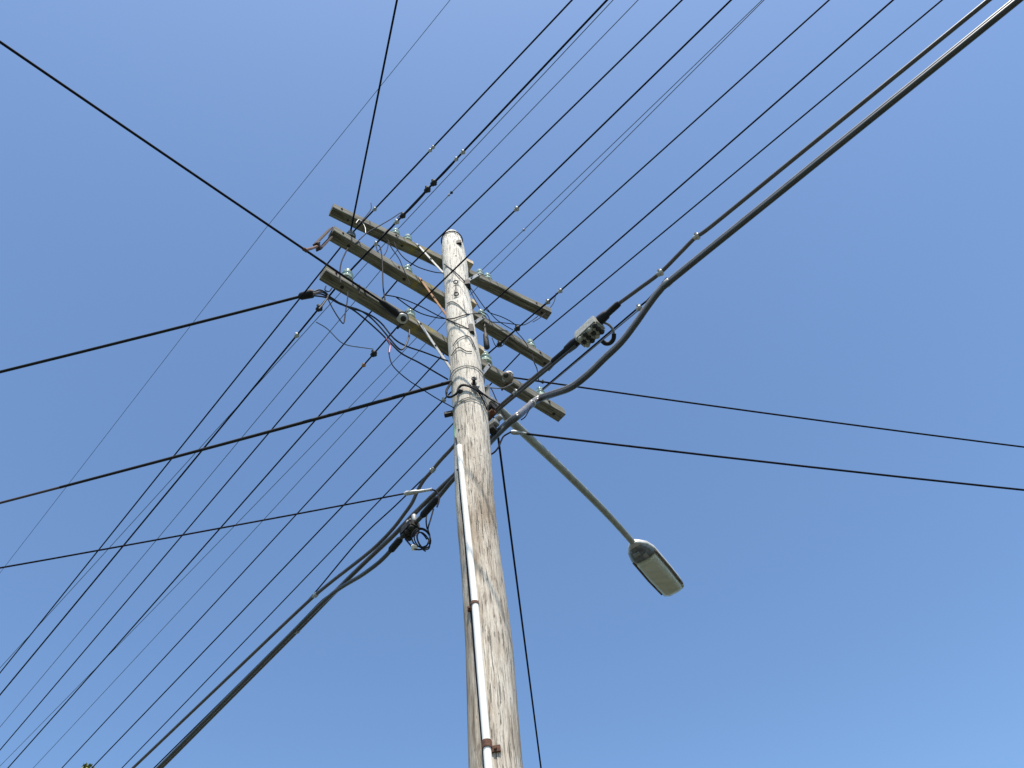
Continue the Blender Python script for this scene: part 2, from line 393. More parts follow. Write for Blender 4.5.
for k in range(3):
    e, n, c = arm_frame(k)
    mw = Matrix((e, n, Vector((0, 0, 1)))).transposed().to_4x4(); mw.translation = c + n*AW/2 + Vector((0, 0, AH/2))
    b = MB(); NS = 60
    for i in range(NS+1):
        x = -ALEN/2 + ALEN*i/NS
        ring = []
        ch = 0.007
        for (yy, zz) in ((-1, -1), (1, -1), (1, 1), (-1, 1)):
            hw, hh = AW/2, AH/2
            if (yy, zz) in ((-1, -1), (1, 1)): pr_ = [(yy*hw, zz*(hh-ch)), (yy*(hw-ch), zz*hh)]
            else: pr_ = [(yy*(hw-ch), zz*hh), (yy*hw, zz*(hh-ch))]
            ring += pr_
        for (y_, z_) in ring:
            q = Vector((x*2.5, y_*20+k*9, z_*20))
            b.v.append(Vector((x + (0.006*mnoise.noise(Vector((y_*40, z_*40, k))) if i in (0, NS) else 0), y_ + 0.006*mnoise.noise(q), z_ + 0.006*mnoise.noise(q+Vector((7, 0, 0))) + 0.012*math.sin(x*1.3+k)*0.3)))
    for i in range(NS):
        for j in range(8):
            a = i*8+j; d_ = i*8+(j+1) % 8
            b.f.append((a, d_, d_+8, a+8))
    b.f.append(tuple(range(8))); b.f.append(tuple(NS*8+j for j in range(8)))
    arm = b.build('crossarm', M['arm'], pole, smooth=False); arm.matrix_local = mw
    arm['label'] = ['topmost crossarm, turned a little away from the other two', 'middle crossarm with a rusty shackle on its left end', 'lowest crossarm with strain insulators on its underside'][k]
    arms.append(arm); INV.append(mw.inverted())
    inv = INV[k]
    for (px, py, kind, lb) in INS[k]:
        if (px, py) == (397, 229) or (px, py) == (489, 273): scale_up = GROOVE
        s = arm_s(k, px, py, 0.10 + (0.186 if kind == 'double' else 0.198 if kind == 'big' else 0.167))
        base = c + n*AW/2 + e*s + Vector((0, 0, AH-0.003))
        before = set(bpy.data.objects)
        GP[(k, px)] = insulator(arm, base, kind)
        for o in set(bpy.data.objects)-before:
            if o.parent == arm: o.data.transform(inv); 
            else: o.data.transform(inv)
    # through-bolts on the near face and underside
    for s in (-1.27, -0.64, 1.16):
        bl = MB(); P = c + e*s + Vector((0, 0, AH*0.5))
        bl.lathe([(0.014, 0), (0.014, 0.004), (0.008, 0.005), (0.008, 0.013)], P + n*0.001, -n, 8)
        o = bl.build('bolt', M['rust'], arm); o.data.transform(inv)
        bl = MB(); P = c + e*(s+0.1) + n*AW/2
        bl.lathe([(0.017, 0), (0.017, 0.004), (0.010, 0.005), (0.010, 0.016)], P + Vector((0, 0, 0.001)), (0, 0, -1), 8)
        o = bl.build('bolt', M['darksteel'], arm); o.data.transform(inv)
    # brace straps from the arm's near face down to the pole
    for sgn in (-1, 1):
        a0 = [(418, 243), (420, 279), (418, 323)][k]
        a1 = [(444, 277), (447, 321), (451, 376)][k]
        s0 = arm_s(k, a0[0], a0[1], AH*0.5)
        P0 = c + e*(s0 if sgn < 0 else -s0) - n*0.006 + Vector((0, 0, AH*0.6))
        drop = (P0.z - pole_z(a1[0], a1[1]))
        cx, rad = pole_at(P0.z-drop)
        P1 = Vector((cx, PY, P0.z-drop)) + e*sgn*(rad*0.85) - n*0.0 + n*rad*0.35
        d_ = (P1-P0).normalized(); side = d_.cross(n).normalized(); nn = d_.cross(side)
        br = MB(); br.box((P0+P1)/2, (d_, side, nn), ((P1-P0).length/2+0.02, 0.017, 0.003))
        o = br.build('brace', [M['pale'], M['orange'], M['pale']][k] if sgn < 0 else M['galv'], arm, smooth=False); o.data.transform(inv)
        if k == 1 and sgn < 0: o['label'] = 'rust-stained orange brace'
        for t in (0.04, 0.5):
            bb = MB(); bb.lathe([(0.011, 0), (0.011, 0.008)], P0 + (P1-P0)*t + nn*0.003*(1 if nn.dot(CAM-P0) > 0 else -1), nn if nn.dot(CAM-P0) > 0 else -nn, 8)
            q = bb.build('bolt', M['darksteel'], o); q.data.transform(inv)
    # gain block between pole and arm
    cx, rad = pole_at(AZC[k])
    blk = MB(); blk.box(Vector((cx, PY, AZC[k]+AH/2-0.004)) + n*0.040 + e*(rad*0.5+0.05), (e, n, Vector((0, 0, 1))), (rad*0.5+0.055, 0.064, 0.036))
    o = blk.build('gain_block', M['block'], arm, smooth=False, bevel=0.004); o.data.transform(inv)
def sub(o, k):
    o.data.transform(INV[k]); return o
# shackle on the left end of the middle arm
e, n, c = arm_frame(1)
b1 = arm_pt(1, 318, 246, -0.0)
end = c - e*ALEN/2 + n*AW/2 + Vector((0, 0, AH*0.55))
b = MB()
for dz in (-0.03, 0.03):
    d_ = (b1-end); L_ = d_.length; d_.normalize(); s_ = d_.cross(Vector((0, 0, 1))).normalized(); u_ = s_.cross(d_)
    b.box((end+b1)/2+u_*dz-d_*0.01, (d_, s_, u_), ((b1-end).length/2+0.05, 0.026, 0.006))
o = sub(b.build('shackle_strap', M['darkrust'], arms[1], smooth=False), 1)
sp_ = MB(); sp_.lathe([(0.012, -0.04), (0.036, -0.029), (0.036, -0.018), (0.024, -0.006), (0.024, 0.006), (0.036, 0.018), (0.036, 0.029), (0.012, 0.04)], b1, u_, 16)
q = sub(sp_.build('bobbin', mat('brown_bobbin', (0.07, 0.035, 0.03), 0.35), arms[1]), 1)
# strain bobbins under the lowest arm
for (px, py, lp) in ((402, 318, 0), (508, 377, 1)):
    e, n, c = arm_frame(2)
    P = arm_pt(2, px, py, -0.055)
    ax_ = ((CAM-P).normalized() + e*(0.25 if not lp else -0.5) + Vector((0, 0, 0.15 if lp else 0))).normalized()
    b = MB(); b.lathe([(0.014, -0.06), (0.038, -0.055), (0.046, -0.036), (0.030, -0.014), (0.030, 0.014), (0.046, 0.036), (0.04, 0.05), (0.026, 0.055), (0.022, 0.03)], P - n*0.0, ax_, 20)
    o = sub(b.build('strain_insulator', M['porcelain'] if not lp else M['brownglaze'], arms[2]), 2)
    o['label'] = 'ribbed strain insulator'
    b = MB(); b.lathe([(0.012, 0), (0.026, 0.004), (0.026, 0.012), (0.01, 0.02)], P + ax_*0.044, ax_, 8); sub(b.build('bolt', M['darksteel'], arms[2]), 2)
    b = MB(); b.ring(P, ax_, 0.052, 0.009 if lp else 0.008, 18, 6, 0.0 if lp else 0.3, 3.6); sub(b.build('strap', M['darksteel'] if not lp else M['pale'], arms[2]), 2)
    b = MB(); ctr = c + e*(e.dot(P-c)+0.07) + n*AW/2 + Vector((0, 0, AH/2))
    hwid, hh = AW/2+0.008, AH/2+0.008
    pts = [ctr - n*hwid - Vector((0, 0, hh)), ctr - n*hwid + Vector((0, 0, hh)), ctr + n*hwid + Vector((0, 0, hh)), ctr + n*hwid - Vector((0, 0, hh)), ctr - n*hwid - Vector((0, 0, hh))]
    b.tube(pts, 0.009, 6); sub(b.build('arm_band', M['darksteel'] if not lp else M['rust'], arms[2]), 2)
# the dark link hanging between middle and lowest arms just right of the pole
b = MB(); A = arm_pt(1, 484, 321, 0.02); B = arm_pt(2, 487, 349, 0.05)
dv = (B-A); b.lathe([(0.013, 0), (0.013, dv.length*0.45), (0.026, dv.length*0.5), (0.03, dv.length*0.95), (0.012, dv.length)], A, dv, 12)
o = b.build('link_fuse', M['darksteel'], pole)
# pole top hardware
def pole_band(py, r=0.005, tilt=0.0, material='darksteel', name='wire_band', seed=0, px=462):
    z = pole_z(px, py)
    b = MB(); pts = []
    for i in range(37):
        a = 2*math.pi*i/36; zz = z + tilt*math.cos(a) + 0.012*mnoise.noise(Vector((math.cos(a)*2, math.sin(a)*2, seed)))
        cx, rad = pole_at(zz); pts.append(Vector((cx + math.cos(a)*(rad*1.04+r), PY + math.sin(a)*(rad*1.04+r), zz)))
    b.tube(pts, r, 6, caps=False)
    return b.build(name, M[material], pole)
pole_band(241, 0.007, 0.0, 'darksteel', 'wire_band', 1, 452)
pole_band(414, 0.004, -0.02, 'galv', 'wire_band', 2, 470)
pole_band(412, 0.004, 0.02, 'galv', 'wire_band', 3, 470)
pole_band(380, 0.0045, -0.01, 'galv', 'wire_band', 4, 467)
b = MB(); P = surf(459, 243, 0.004); b.box(P, (Vector((1, 0, 0)), Vector((0, 1, 0)), Vector((0, 0, 1))), (0.028, 0.022, 0.035)); b.build('top_bracket', M['darksteel'], pole, smooth=False, bevel=0.004)
# double eye link on the shaft
Pu = surf(455.8, 282, 0.02); Pd = surf(456.2, 294, 0.02)
b = MB(); fn = Vector((0, -1, -0.5))
b.ring(Pu, fn, 0.021, 0.0055, 16, 6); b.ring(Pd, fn, 0.021, 0.0055, 16, 6); b.tube([Pu+Vector((0, 0, -0.02)), Pd+Vector((0, 0, 0.02))], 0.006, 6)
b.build('eye_link', M['darksteel'], pole)
b = MB(); P = surf(467, 285, 0.0); b.box(P, (Vector((1, 0, 0)), Vector((0, 1, 0)), Vector((0, 0, 1))), (0.035, 0.04, 0.05)); b.build('bolt_plate', M['darksteel'], pole, smooth=False, bevel=0.006)
b = MB(); P = surf(471.5, 330, 0.0); b.box(P, (Vector((1, 0, 0)), Vector((0, 1, 0)), Vector((0, 0, 1))), (0.022, 0.03, 0.07)); b.build('bolt_plate', M['darksteel'], pole, smooth=False, bevel=0.006)
b = MB(); P = surf(474, 384, 0.0); b.lathe([(0.024, 0), (0.024, 0.008), (0.013, 0.01), (0.013, 0.045), (0.022, 0.047), (0.022, 0.06)], P, (0.15, -1, 0), 10); b.build('pole_bolt', M['darksteel'], pole)
b = MB(); P = surf(460.5, 392, 0.0); b.lathe([(0.02, 0), (0.026, 0.005), (0.012, 0.02)], P, (-0.2, -1, 0), 10); b.build('pole_bolt', M['darksteel'], pole)
P = pole_pt(451, 413.5, 0.02); b = MB(); b.box(P, (Vector((1, 0, 0.1)), Vector((0, 1, 0)), Vector((0, 0, 1))), (0.055, 0.02, 0.018)); b.build('side_bracket', M['darksteel'], pole, smooth=False, bevel=0.004)
for px, py in ((456, 256), (457.5, 470), (459, 430)):
    b = MB(); P = surf(px, py, 0.0); b.lathe([(0.008, -0.005), (0.008, 0.006), (0.004, 0.008)], P, (0, -1, 0), 8); b.build('nail', M['darksteel'], pole)
# side clutter where the big cables pass the pole
for px, py, mt, sz in ((494, 403, 'galv', (0.02, 0.05, 0.03)), (492, 409, 'darksteel', (0.03, 0.04, 0.03)), (499, 418, 'pale', (0.028, 0.02, 0.02)), (494, 424, 'galv', (0.035, 0.03, 0.025)), (491, 414, 'rust', (0.04, 0.03, 0.015)), (492, 429, 'darksteel', (0.03, 0.03, 0.03))):
    b = MB(); b.box(pole_pt(px, py, -0.05), (Vector((0.8, -0.5, 0.1)), Vector((0.5, 0.8, 0)), Vector((0, 0, 1))), sz); b.build('cable_bracket', M[mt], pole, smooth=False, bevel=0.005)
# conduit on the shaft
cond = [(459.3, 446), (463.5, 490), (468.6, 540), (475, 604), (479.6, 660), (486.4, 740), (488.6, 768)]
pts = [surf(px, py, 0.016) for px, py in cond]
last = pts[-1]; dd = (pts[-1]-pts[-2]).normalized()
pts += [last + dd*1.2, Vector((last.x+dd.x/abs(dd.z)*(last.z-0.1)*0.5, last.y, 0.1))]
b = MB(); b.tube(smooth(pts, 4), 0.021, 12)
conduit = b.build('conduit', M['white'], pole); conduit['label'] = 'straight white plastic conduit'
for (px, py, big) in ((474.6, 604, 0), (486.8, 745, 1)):
    P = surf(px, py, 0.016); ax = dd
    b = MB(); b.lathe([(0.0235, -0.02 if big else -0.009), (0.0265, -0.02 if big else -0.009), (0.0265, 0.02 if big else 0.009), (0.0235, 0.02 if big else 0.009)], P, ax, 14)
    sg = 1 if big else -1
    lug = surf(px+sg*(9 if big else 5), py+(4 if big else 5), 0.006)
    b.box(lug, (Vector((1, 0, 0)), Vector((0, 1, 0)), Vector((0, 0, 1))), (0.024 if big else 0.013, 0.008, 0.016))
    b.lathe([(0.008, 0), (0.008, 0.02)], lug, (0, -1, 0), 8)
    b.build('saddle_clamp', M['rust'], conduit)
# ------------------------------------------------------------------ overhead wires
def span_dir(P0, q, s0, L, guess):
    """horizontal bearing of a wire that leaves P0 with slope s0 (sagging over L) and crosses pixel q; nearest to guess"""
    rd = ray(*q); best = None
    def cross(a):
        d = Vector((math.cos(a), math.sin(a), 0)); nn = Vector((-d.y, d.x, 0))
        den = rd.dot(nn)
        if abs(den) < 1e-7: return None
        u = (P0-CAM).dot(nn)/den
        if u <= 0: return None
        X = CAM + rd*u; t = (X-P0).dot(d)
        if t <= 0: return None
        return X.z - (P0.z + s0*t - s0/L*t*t), t
    prev = None
    res = []
    for i in range(0, 7201):
        a = guess - R(40) + R(80)*i/7200
        cdd = cross(a)
        if cdd and prev and (prev[0] > 0) != (cdd[0] > 0) and abs(prev[0]) < 1 and abs(cdd[0]) < 1: res.append((abs(a-guess), a, cdd[1]))
        prev = cdd
    if not res: raise RuntimeError('no bearing for %s' % (q,))
    return min(res)[1], min(res)[2]
def span_pts(P0, q, s0, L, guess, ext=None, step=0.8):
    a, t1 = span_dir(P0, q, s0, L, guess)
    d = Vector((math.cos(a), math.sin(a), 0)); ext = ext or L
    n_ = int(ext/step)
    return [P0 + d*(ext*i/n_) + Vector((0, 0, s0*(ext*i/n_) - s0/L*(ext*i/n_)**2)) for i in range(n_+1)], a, t1
def closest(pts, q):
    """point on a 3-D polyline seen nearest to pixel q, and its tangent"""
    best = None
    for i in range(len(pts)-1):
        for k in range(20):
            P = pts[i].lerp(pts[i+1], k/20)
            if (P-CAM).dot(FW) < 0.3: continue
            x, y = proj(P); dd_ = math.hypot(x-q[0], y-q[1])
            if best is None or dd_ < best[0]: best = (dd_, P, (pts[i+1]-pts[i]).normalized())
    return best[1], best[2]
RG, LG = R(322.4), R(138.8)
def clampmesh(P, T, r=0.02, ln=0.02):
    """split-bolt connector: a lumpy barrel on the wire with a bolt and nut standing across it"""
    T = T.normalized(); u = T.cross(Vector((0, 0, 1))).normalized(); v = u.cross(T); r *= 0.9; ln *= 0.95
    b = MB(); b.lathe([(r*0.45, -ln), (r*0.8, -ln*0.8), (r*0.9, -ln*0.2), (r*0.7, 0), (r*0.95, ln*0.3), (r*0.75, ln*0.85), (r*0.4, ln)], P, T, 9)
    w = (v*0.8+u*0.6).normalized()
    b.lathe([(r*0.4, -r*1.2), (r*0.6, -r*1.1), (r*0.6, -r*0.7), (r*0.35, -r*0.6), (r*0.35, r*0.8), (r*0.55, r*0.9), (r*0.5, r*1.25)], P+T*ln*0.2, w, 6)
    return b
def conductor(label, P0, qr, ql, rad, material, group, clamps=(), s0=-0.04, L=42, sleeves=(), cat='wire', name='overhead_wire', twist=()):
    rt, a1, _ = span_pts(P0, qr, s0, L, RG) if qr else ([P0], 0, 0)
    lf, a2, _ = span_pts(P0, ql, s0, L, LG) if ql else ([P0], 0, 0)
    pts = list(reversed(lf)) + rt[1:]
    b = MB(); b.tube(pts, rad, 8); o = b.build(name, M[material])
    tag(o, label, cat, group)
    for (px, py, mt, r_) in clamps:
        P, T = closest(pts, (px, py)); clampmesh(P, T, r_, r_*1.1).build('clamp', M[mt], o)
    for (qa, qb, r_, mt) in sleeves:
        A, T = closest(pts, qa); B, T2 = closest(pts, qb)
        bb = MB(); off = Vector((0, 0, -rad-r_*0.6)); bb.tube(smooth([A, A.lerp(B, 0.3)+off, A.lerp(B, 0.7)+off, B], 5), r_, 6); bb.build('tail', M[mt], o)
    return o, pts
G1 = 'black covered line wires across the three crossarms'
G2 = 'thin bare line wires over the top crossarm'
LW = {}
def cd(key, *a, **k):
    o, p = conductor(*a, **k); LW[key] = (o, p)
W = 0.0079
cd('A', 'black wire tied to the leftmost insulator of the middle crossarm', GP[(1, 354)], (572, 0), (0, 673), W, 'darkwire', G1,
   clamps=((432, 145, 'pale', 0.018), (428, 150, 'pale', 0.018), (373, 209, 'porcelain', 0.02)), sleeves=(((428, 150), (398, 184), 0.006, 'darkwire'),))
cd('B', 'black wire tied to the double glass insulator at the left end of the lowest crossarm', GP[(2, 352)], (607, 0), (0, 695), W*1.1, 'darkwire', G1,
   clamps=((460, 151, 'pale', 0.02), (454, 159, 'pale', 0.018), (431, 182, 'darksteel', 0.028), (425.5, 188, 'darksteel', 0.028), (400, 215, 'darksteel', 0.026), (395, 221, 'pale', 0.022), (375, 244, 'pale', 0.02), (319, 308, 'darksteel', 0.032), (296, 334, 'pale', 0.024)),
   sleeves=(((454, 159), (431, 182), 0.009, 'darkwire'), ((425, 188), (400, 214), 0.011, 'black')))
cd('D', 'black wire tied to the second insulator from the left of the middle crossarm', GP[(1, 409)], (682, 0), (0, 750), W, 'darkwire', G1)
cd('E', 'black wire from second lowest-arm insulator with a single pale clamp above the pole top', GP[(2, 415)], (731, 0), (8, 768), W, 'darkwire', G1,
   clamps=((514, 209, 'pale', 0.022), (374, 352, 'darksteel', 0.032), (363, 364, 'orange', 0.02)))
cd('G', 'black wire tied to the middle crossarm insulator just right of the pole', GP[(1, 483)], (829, 0), (62, 768), W, 'darkwire', G1)
cd('H', 'black wire on the large glass insulator of the lowest crossarm beside the pole', GP[(2, 488)], (893, 0), (92, 768), W, 'darkwire', G1,
   clamps=((558.5, 291, 'pale', 0.022), (546, 301, 'galv', 0.024), (517, 327, 'darksteel', 0.028), (498, 344, 'darksteel', 0.026), (443.5, 398, 'pale', 0.024)), sleeves=(((558, 291), (532, 315), 0.006, 'darkwire'),))
cd('I', 'black wire tied to the rightmost insulator of the middle crossarm', GP[(1, 533)], (942, 0), (122, 768), W, 'darkwire', G1)
T_ = 0.0042
cd('C1', 'thin wire close beside the double clamped black wire, left one of the upper thin pair', GP[(0, 397)], (613, 0), (0, 668), T_, 'copper', G2)
cd('C2', 'thin wire on the top crossarm glass insulator midway between its left end and the pole', GP[(0, 409)], (638, 0), (0, 727), T_, 'copper', G2, clamps=((451, 192, 'darksteel', 0.016), (447, 194, 'galv', 0.013)))
cd('F1', 'thin wire on the glass insulator of the top crossarm nearest the pole on its right', GP[(0, 481)], (762, 0), (2, 764), T_, 'copper', G2, clamps=((524, 228, 'galv', 0.014),))
cd('F2', 'thin wire on the outer of the two insulators right of the pole top', GP[(0, 489)], (764, 0), (37, 764), T_, 'copper', G2)
# distant thin line passing above and behind everything
P0 = CAM + ray(266, 228)*16.5
cd('T', 'very thin pale wire crossing the sky left of the crossarms, touching nothing', P0, (450, 0), (3, 569), 0.0048, 'copper', None, s0=-0.01, L=60)
LW['T'][0]['group'] = ''
del LW['T'][0]['group']
# messenger that leaves the last insulator of the lowest arm and meets the thick cable
rt, _, _ = span_pts(GP[(2, 542)], (638, 308), -0.0, 42, RG, ext=1.0, step=0.5)
a, t1 = span_dir(GP[(2, 542)], (640, 306), 0.0, 42, RG)
d = Vector((math.cos(a), math.sin(a), 0)); P0 = GP[(2, 542)]
P1 = P0 + d*t1
# ---- thick cable pair: follows the span plane of the lowest arm's last insulator
def cable_plane(az, P0):
    nn = Vector((-math.sin(az), math.cos(az), 0))
    return lambda px, py: on_plane(px, py, P0, nn)
kp0 = CAM + (GP[(2, 542)]-CAM)*0.925 + Vector((0, 0, -0.08))       # hangs clear below the arm
kaz, _ = span_dir(kp0, (1010, 8), -0.05, 42, RG)
kp = cable_plane(kaz, kp0)
kd = Vector((math.cos(kaz), math.sin(kaz), 0))
nn = Vector((-kd.y, kd.x, 0))
def kline(qs, off=0.0):
    pts = []
    for q in qs: pts.append(kp(*q) + nn*off)
    return pts
main = kline([(555, 392), (571, 386), (587, 374), (604, 357.5), (621, 341), (635, 323), (648, 304.5), (660, 289), (674, 276.5)])
end1 = kp(1013, 2); end0 = kp(674, 276.5)
far = [end0 + (end1-end0)*t for t in (0.33, 0.66, 1)]
dl = (end1-end0).normalized()
far += [end1 + Vector((dl.x, dl.y, dl.z))*t + Vector((0, 0, 0.0012*t*t)) for t in (2, 5, 9, 14, 20, 28)]
near_pole = [pole_pt(486, 444, -0.12), pole_pt(494, 435.5, -0.12), pole_pt(507, 423, -0.10), pole_pt(519, 413.5, -0.06), pole_pt(529, 405, 0.0).lerp(kp(529, 405), 0.6), kp(538, 398)]
bigc = smooth(near_pole + main + far, 5)
b = MB(); b.tube([p for p in bigc], 0.0235, 12)
kc = b.build('trunk_cable', M['grey']); tag(kc, 'thickest grey cable bending from right of the pole up to the top right corner', 'cable', 'thick cables')
side = Vector((0.30, 0.35, -0.6)).normalized()
b = MB()
p2 = []
for i, p in enumerate(bigc):
    T = (bigc[min(i+1, len(bigc)-1)]-bigc[max(i-1, 0)]).normalized(); v = (p-CAM).normalized()
    lat = T.cross(v).normalized()
    if lat.dot(RT-UP) < 0: lat = -lat
    zt = proj(p)[0] if (p-CAM).dot(FW) > 0.3 else 2000
    p2.append(p + Vector((0, 0, -0.046)) + nn*(-0.011))
b.tube(p2, 0.0245, 12)
kc2 = b.build('companion_cable', M['greydark'], kc)
for q in ((669, 284), (531, 402)):
    P, T = closest(bigc, q); bb = MB(); bb.lathe([(0.03, -0.025), (0.036, -0.02), (0.036, 0.02), (0.03, 0.025)], P+Vector((0, 0, -0.015)), T, 12).build('cable_tie', M['porcelain'], kc)
b = MB(); P1 = kp(650, 300) + Vector((0, 0, 0.03))
b.tube(smooth([GP[(2, 542)], GP[(2, 542)].lerp(kp(638, 308), 0.5), kp(638, 308), P1, kp(668, 280)+Vector((0, 0, 0.04))], 5), 0.0085, 8)
mo = b.build('messenger_wire', M['darkwire']); tag(mo, 'paired wire from the rightmost glass insulator of the lowest crossarm up to the thickest cable', 'wire')
b = MB(); b.tube(smooth([GP[(2, 542)]+Vector((0, 0, -0.02)), GP[(2, 542)].lerp(kp(638, 308), 0.5)+Vector((0, 0, -0.025)), kp(639, 309)+Vector((0, 0, -0.01))], 5), 0.006, 6).build('grey_strand', M['grey'], mo)
clampmesh(kp(639, 308), (kp(668, 280)-kp(620, 322)).normalized(), 0.03, 0.03).build('clamp', M['pale'], mo)
# ---- second grey cable with terminal box, right side
jp0 = pole_pt(489, 417, -0.1)
jaz, _ = span_dir(jp0, (985, 3), -0.03, 42, RG)
jp = cable_plane(jaz, jp0)
qs = [(486, 420), (500, 406), (522, 387.5), (540, 372.5), (555, 360)]
q2 = [(555, 360), (575, 343), (600, 320), (617, 305), (625, 299), (640, 288), (660, 273), (680, 253), (696, 237), (711, 226.5)]
pts = [jp(*q) for q in q2]
ea = jp(711, 226.5); eb = jp(985, 3); dl = (eb-ea).normalized()
pts += [ea.lerp(eb, t) for t in (0.33, 0.66, 1)] + [eb + dl*t + Vector((0, 0, 0.0012*t*t)) for t in (2, 5, 9, 14, 20, 28)]
jpts = smooth([jp(*q) for q in qs[:-1]] + pts, 5)
b = MB(); b.tube(jpts, 0.0155, 10)
jc = b.build('grey_cable', M['greymid']); tag(jc, 'slimmer grey cable running through the box at the right, above the thickest cable', 'cable', 'thick cables')
for q, mt in (((696, 236), 'porcelain'), ((660, 273), 'porcelain'), ((516, 393), 'galv')):
    P, T = closest(jpts, q); clampmesh(P, T, 0.026, 0.03).build('clamp', M[mt], jc)
for qa, qb in (((619, 303), (596, 324)), ((579, 340), (553, 363))):
    A, T = closest(jpts, qa); B, T2 = closest(jpts, qb)
    b = MB(); L_ = (B-A).length
    if qa[0] > 600: pr = [(0.022, 0), (0.026, 0.02), (0.027, L_*0.5), (0.036, L_*0.55), (0.04, L_*0.8), (0.034, L_)]
    else: pr = [(0.034, 0), (0.04, L_*0.2), (0.034, L_*0.45), (0.026, L_*0.5), (0.026, L_-0.02), (0.022, L_)]
    b.lathe(pr, A, (B-A), 14).build('heat_sleeve', M['black'], jc)
# second thinner strand below the cable near the pole
b = MB(); b.tube(smooth([jp(*q)+Vector((0.0, 0, -0.035)) for q in qs+[(575, 343)]], 4), 0.012, 8).build('inner_strand', M['greydark'], jc)
# terminal box
A, T = closest(jpts, (590, 332)); T = (closest(jpts, (600, 322))[0]-closest(jpts, (578, 341))[0]).normalized()
v = (A-CAM).normalized(); lat = T.cross(Vector((0, 0, 1))).normalized(); dn = T.cross(lat).normalized()
if dn.z > 0: dn = -dn
bx = empty('junction_box', A); tag(bx, 'pale grey box with rows of dark ports hung in the slimmer grey cable', 'junction box', 'cable junction boxes')
def bput(b, name, mt, par, **k):
    o = b.build(name, M[mt], par, **k); o.data.transform(Matrix.Translation(-A)); return o
b = MB(); b.box(A+dn*0.03, (T, lat, dn), (0.11, 0.064, 0.048)); body = bput(b, 'box_body', 'box', bx, smooth=False, bevel=0.014)
b = MB()
b.box(A-dn*0.035, (T, lat, dn), (0.10, 0.045, 0.022)); bput(b, 'top_flange', 'pale', bx, smooth=False, bevel=0.006)
for i in range(4):
    for j in range(3):
        b = MB(); P = A + dn*0.08 + T*(-0.075+0.05*i) + lat*(-0.042+0.042*j)
        b.lathe([(0.019, -0.004), (0.021, 0.006), (0.014, 0.012), (0.014, 0.016)], P, dn, 12); q = bput(b, 'port', 'hole' if (i+j) % 2 or j == 1 else 'box', body)
for s_ in (-0.1, 0.03):
    b = MB(); b.lathe([(0.012, 0), (0.018, 0.015), (0.018, 0.045), (0.008, 0.05)], A - dn*0.045 + T*s_ - lat*0.02, -dn, 10); bput(b, 'lug', 'pale', body)
vw = (CAM-A).normalized()
def bpx(x_, y_, o_=0.0): return on_plane(x_, y_, A + vw*o_, vw)
b = MB(); b.tube(smooth([bpx(599, 324), bpx(603, 322.5), bpx(609, 325), bpx(613, 330), bpx(614, 335)], 5), 0.010, 8); bput(b, 'tail_loop', 'grey', bx)
b = MB(); b.tube(smooth([bpx(614, 333.5), bpx(613.5, 339), bpx(610, 343), bpx(605.5, 343.5), bpx(602, 341)], 5), 0.018, 8); bput(b, 'tail_sleeve', 'black', bx)
# ---- left side: the same cables going on beyond the pole
lp0 = pole_pt(456, 445, -0.05)
laz, _ = span_dir(lp0, (133, 768), -0.04, 42, LG)
lp = cable_plane(laz, lp0)
def lcable(qs, rad, mt, label, name='grey_cable', sides=10, plane=None, off=0.0, cat='cable', group='thick cables', parent=None, start=None):
    pf = plane or lp
    nv = Vector((-math.sin(laz), math.cos(laz), 0))
    pts = ([start] if start else []) + [pf(*q) + nv*off for q in qs]
    # straighten the last leg so that it runs on as one even span
    a_, b_ = pts[-2], pts[-1]; dl_ = (b_-a_).normalized()
    n_extra = [b_ + dl_*t + Vector((0, 0, 0.0012*t*t)) for t in (3, 7, 12, 18, 26)]
    P = smooth(pts[:-1] + [a_.lerp(b_, 0.33), a_.lerp(b_, 0.66), b_] + n_extra, 5)
    bb = MB(); bb.tube(P, rad, sides); o = bb.build(name, M[mt], parent)
    if label: tag(o, label, cat, group)
    return o, P
c1, P1_ = lcable([(460, 438), (453, 447), (440, 461), (431.8, 471), (424, 480), (417.5, 491), (412, 503), (403.5, 515), (394, 527.5), (381, 541.5), (364, 556.5), (340, 577), (315, 588+9), (298, 604+10), (133, 768)][:11] + [(325, 587), (298, 606+5), (133, 768)], 0.0148, 'greymid',
     'grey cable left of the pole dipping in a bow behind the pale dead-end clamp')
for q, mt in (((433, 470), 'galv'), ((315, 594), 'pale')):
    P, T = closest(P1_, q); clampmesh(P, T, 0.028, 0.025).build('clamp', M[mt], c1)
b = MB()
b.tube(smooth([lp(431, 471), lp(395, 506), lp(360, 539), lp(318, 585+4), lp(298, 606+5)], 5), 0.0065, 6).build('messenger_wire', M['darkwire'], c1)
# thick pair
k0 = pole_pt(459, 470, -0.02)
k2az, _ = span_dir(k0, (161, 768), -0.04, 42, LG)
kl = cable_plane(k2az, k0)
c2, P2_ = lcable([(461, 468), (454, 475.5), (435, 493.5), (413, 515), (395, 534), (368, 559.5), (347, 580), (332, 595), (300, 628), (161, 768)], 0.0185, 'greymid',
     'thick grey cable left of the pole that carries the dark box', plane=kl)
c3, P3_ = lcable([(462, 476), (454, 484), (440, 501), (424, 519), (405, 539), (386, 560.5), (366, 576), (345, 588.5), (330, 600), (301, 628.5), (162, 768)], 0.0165, 'greydark',
     'darker cable looping under the dark box, then merging with the thick grey one', plane=kl, off=0.03)
b = MB(); b.tube(smooth([kl(334, 593), kl(322, 603)+Vector((0, 0, 0.03)), kl(298, 625), kl(240, 683), kl(154, 768), kl(60, 862)], 4), 0.007, 6).build('messenger_wire', M['darkwire'], c2)
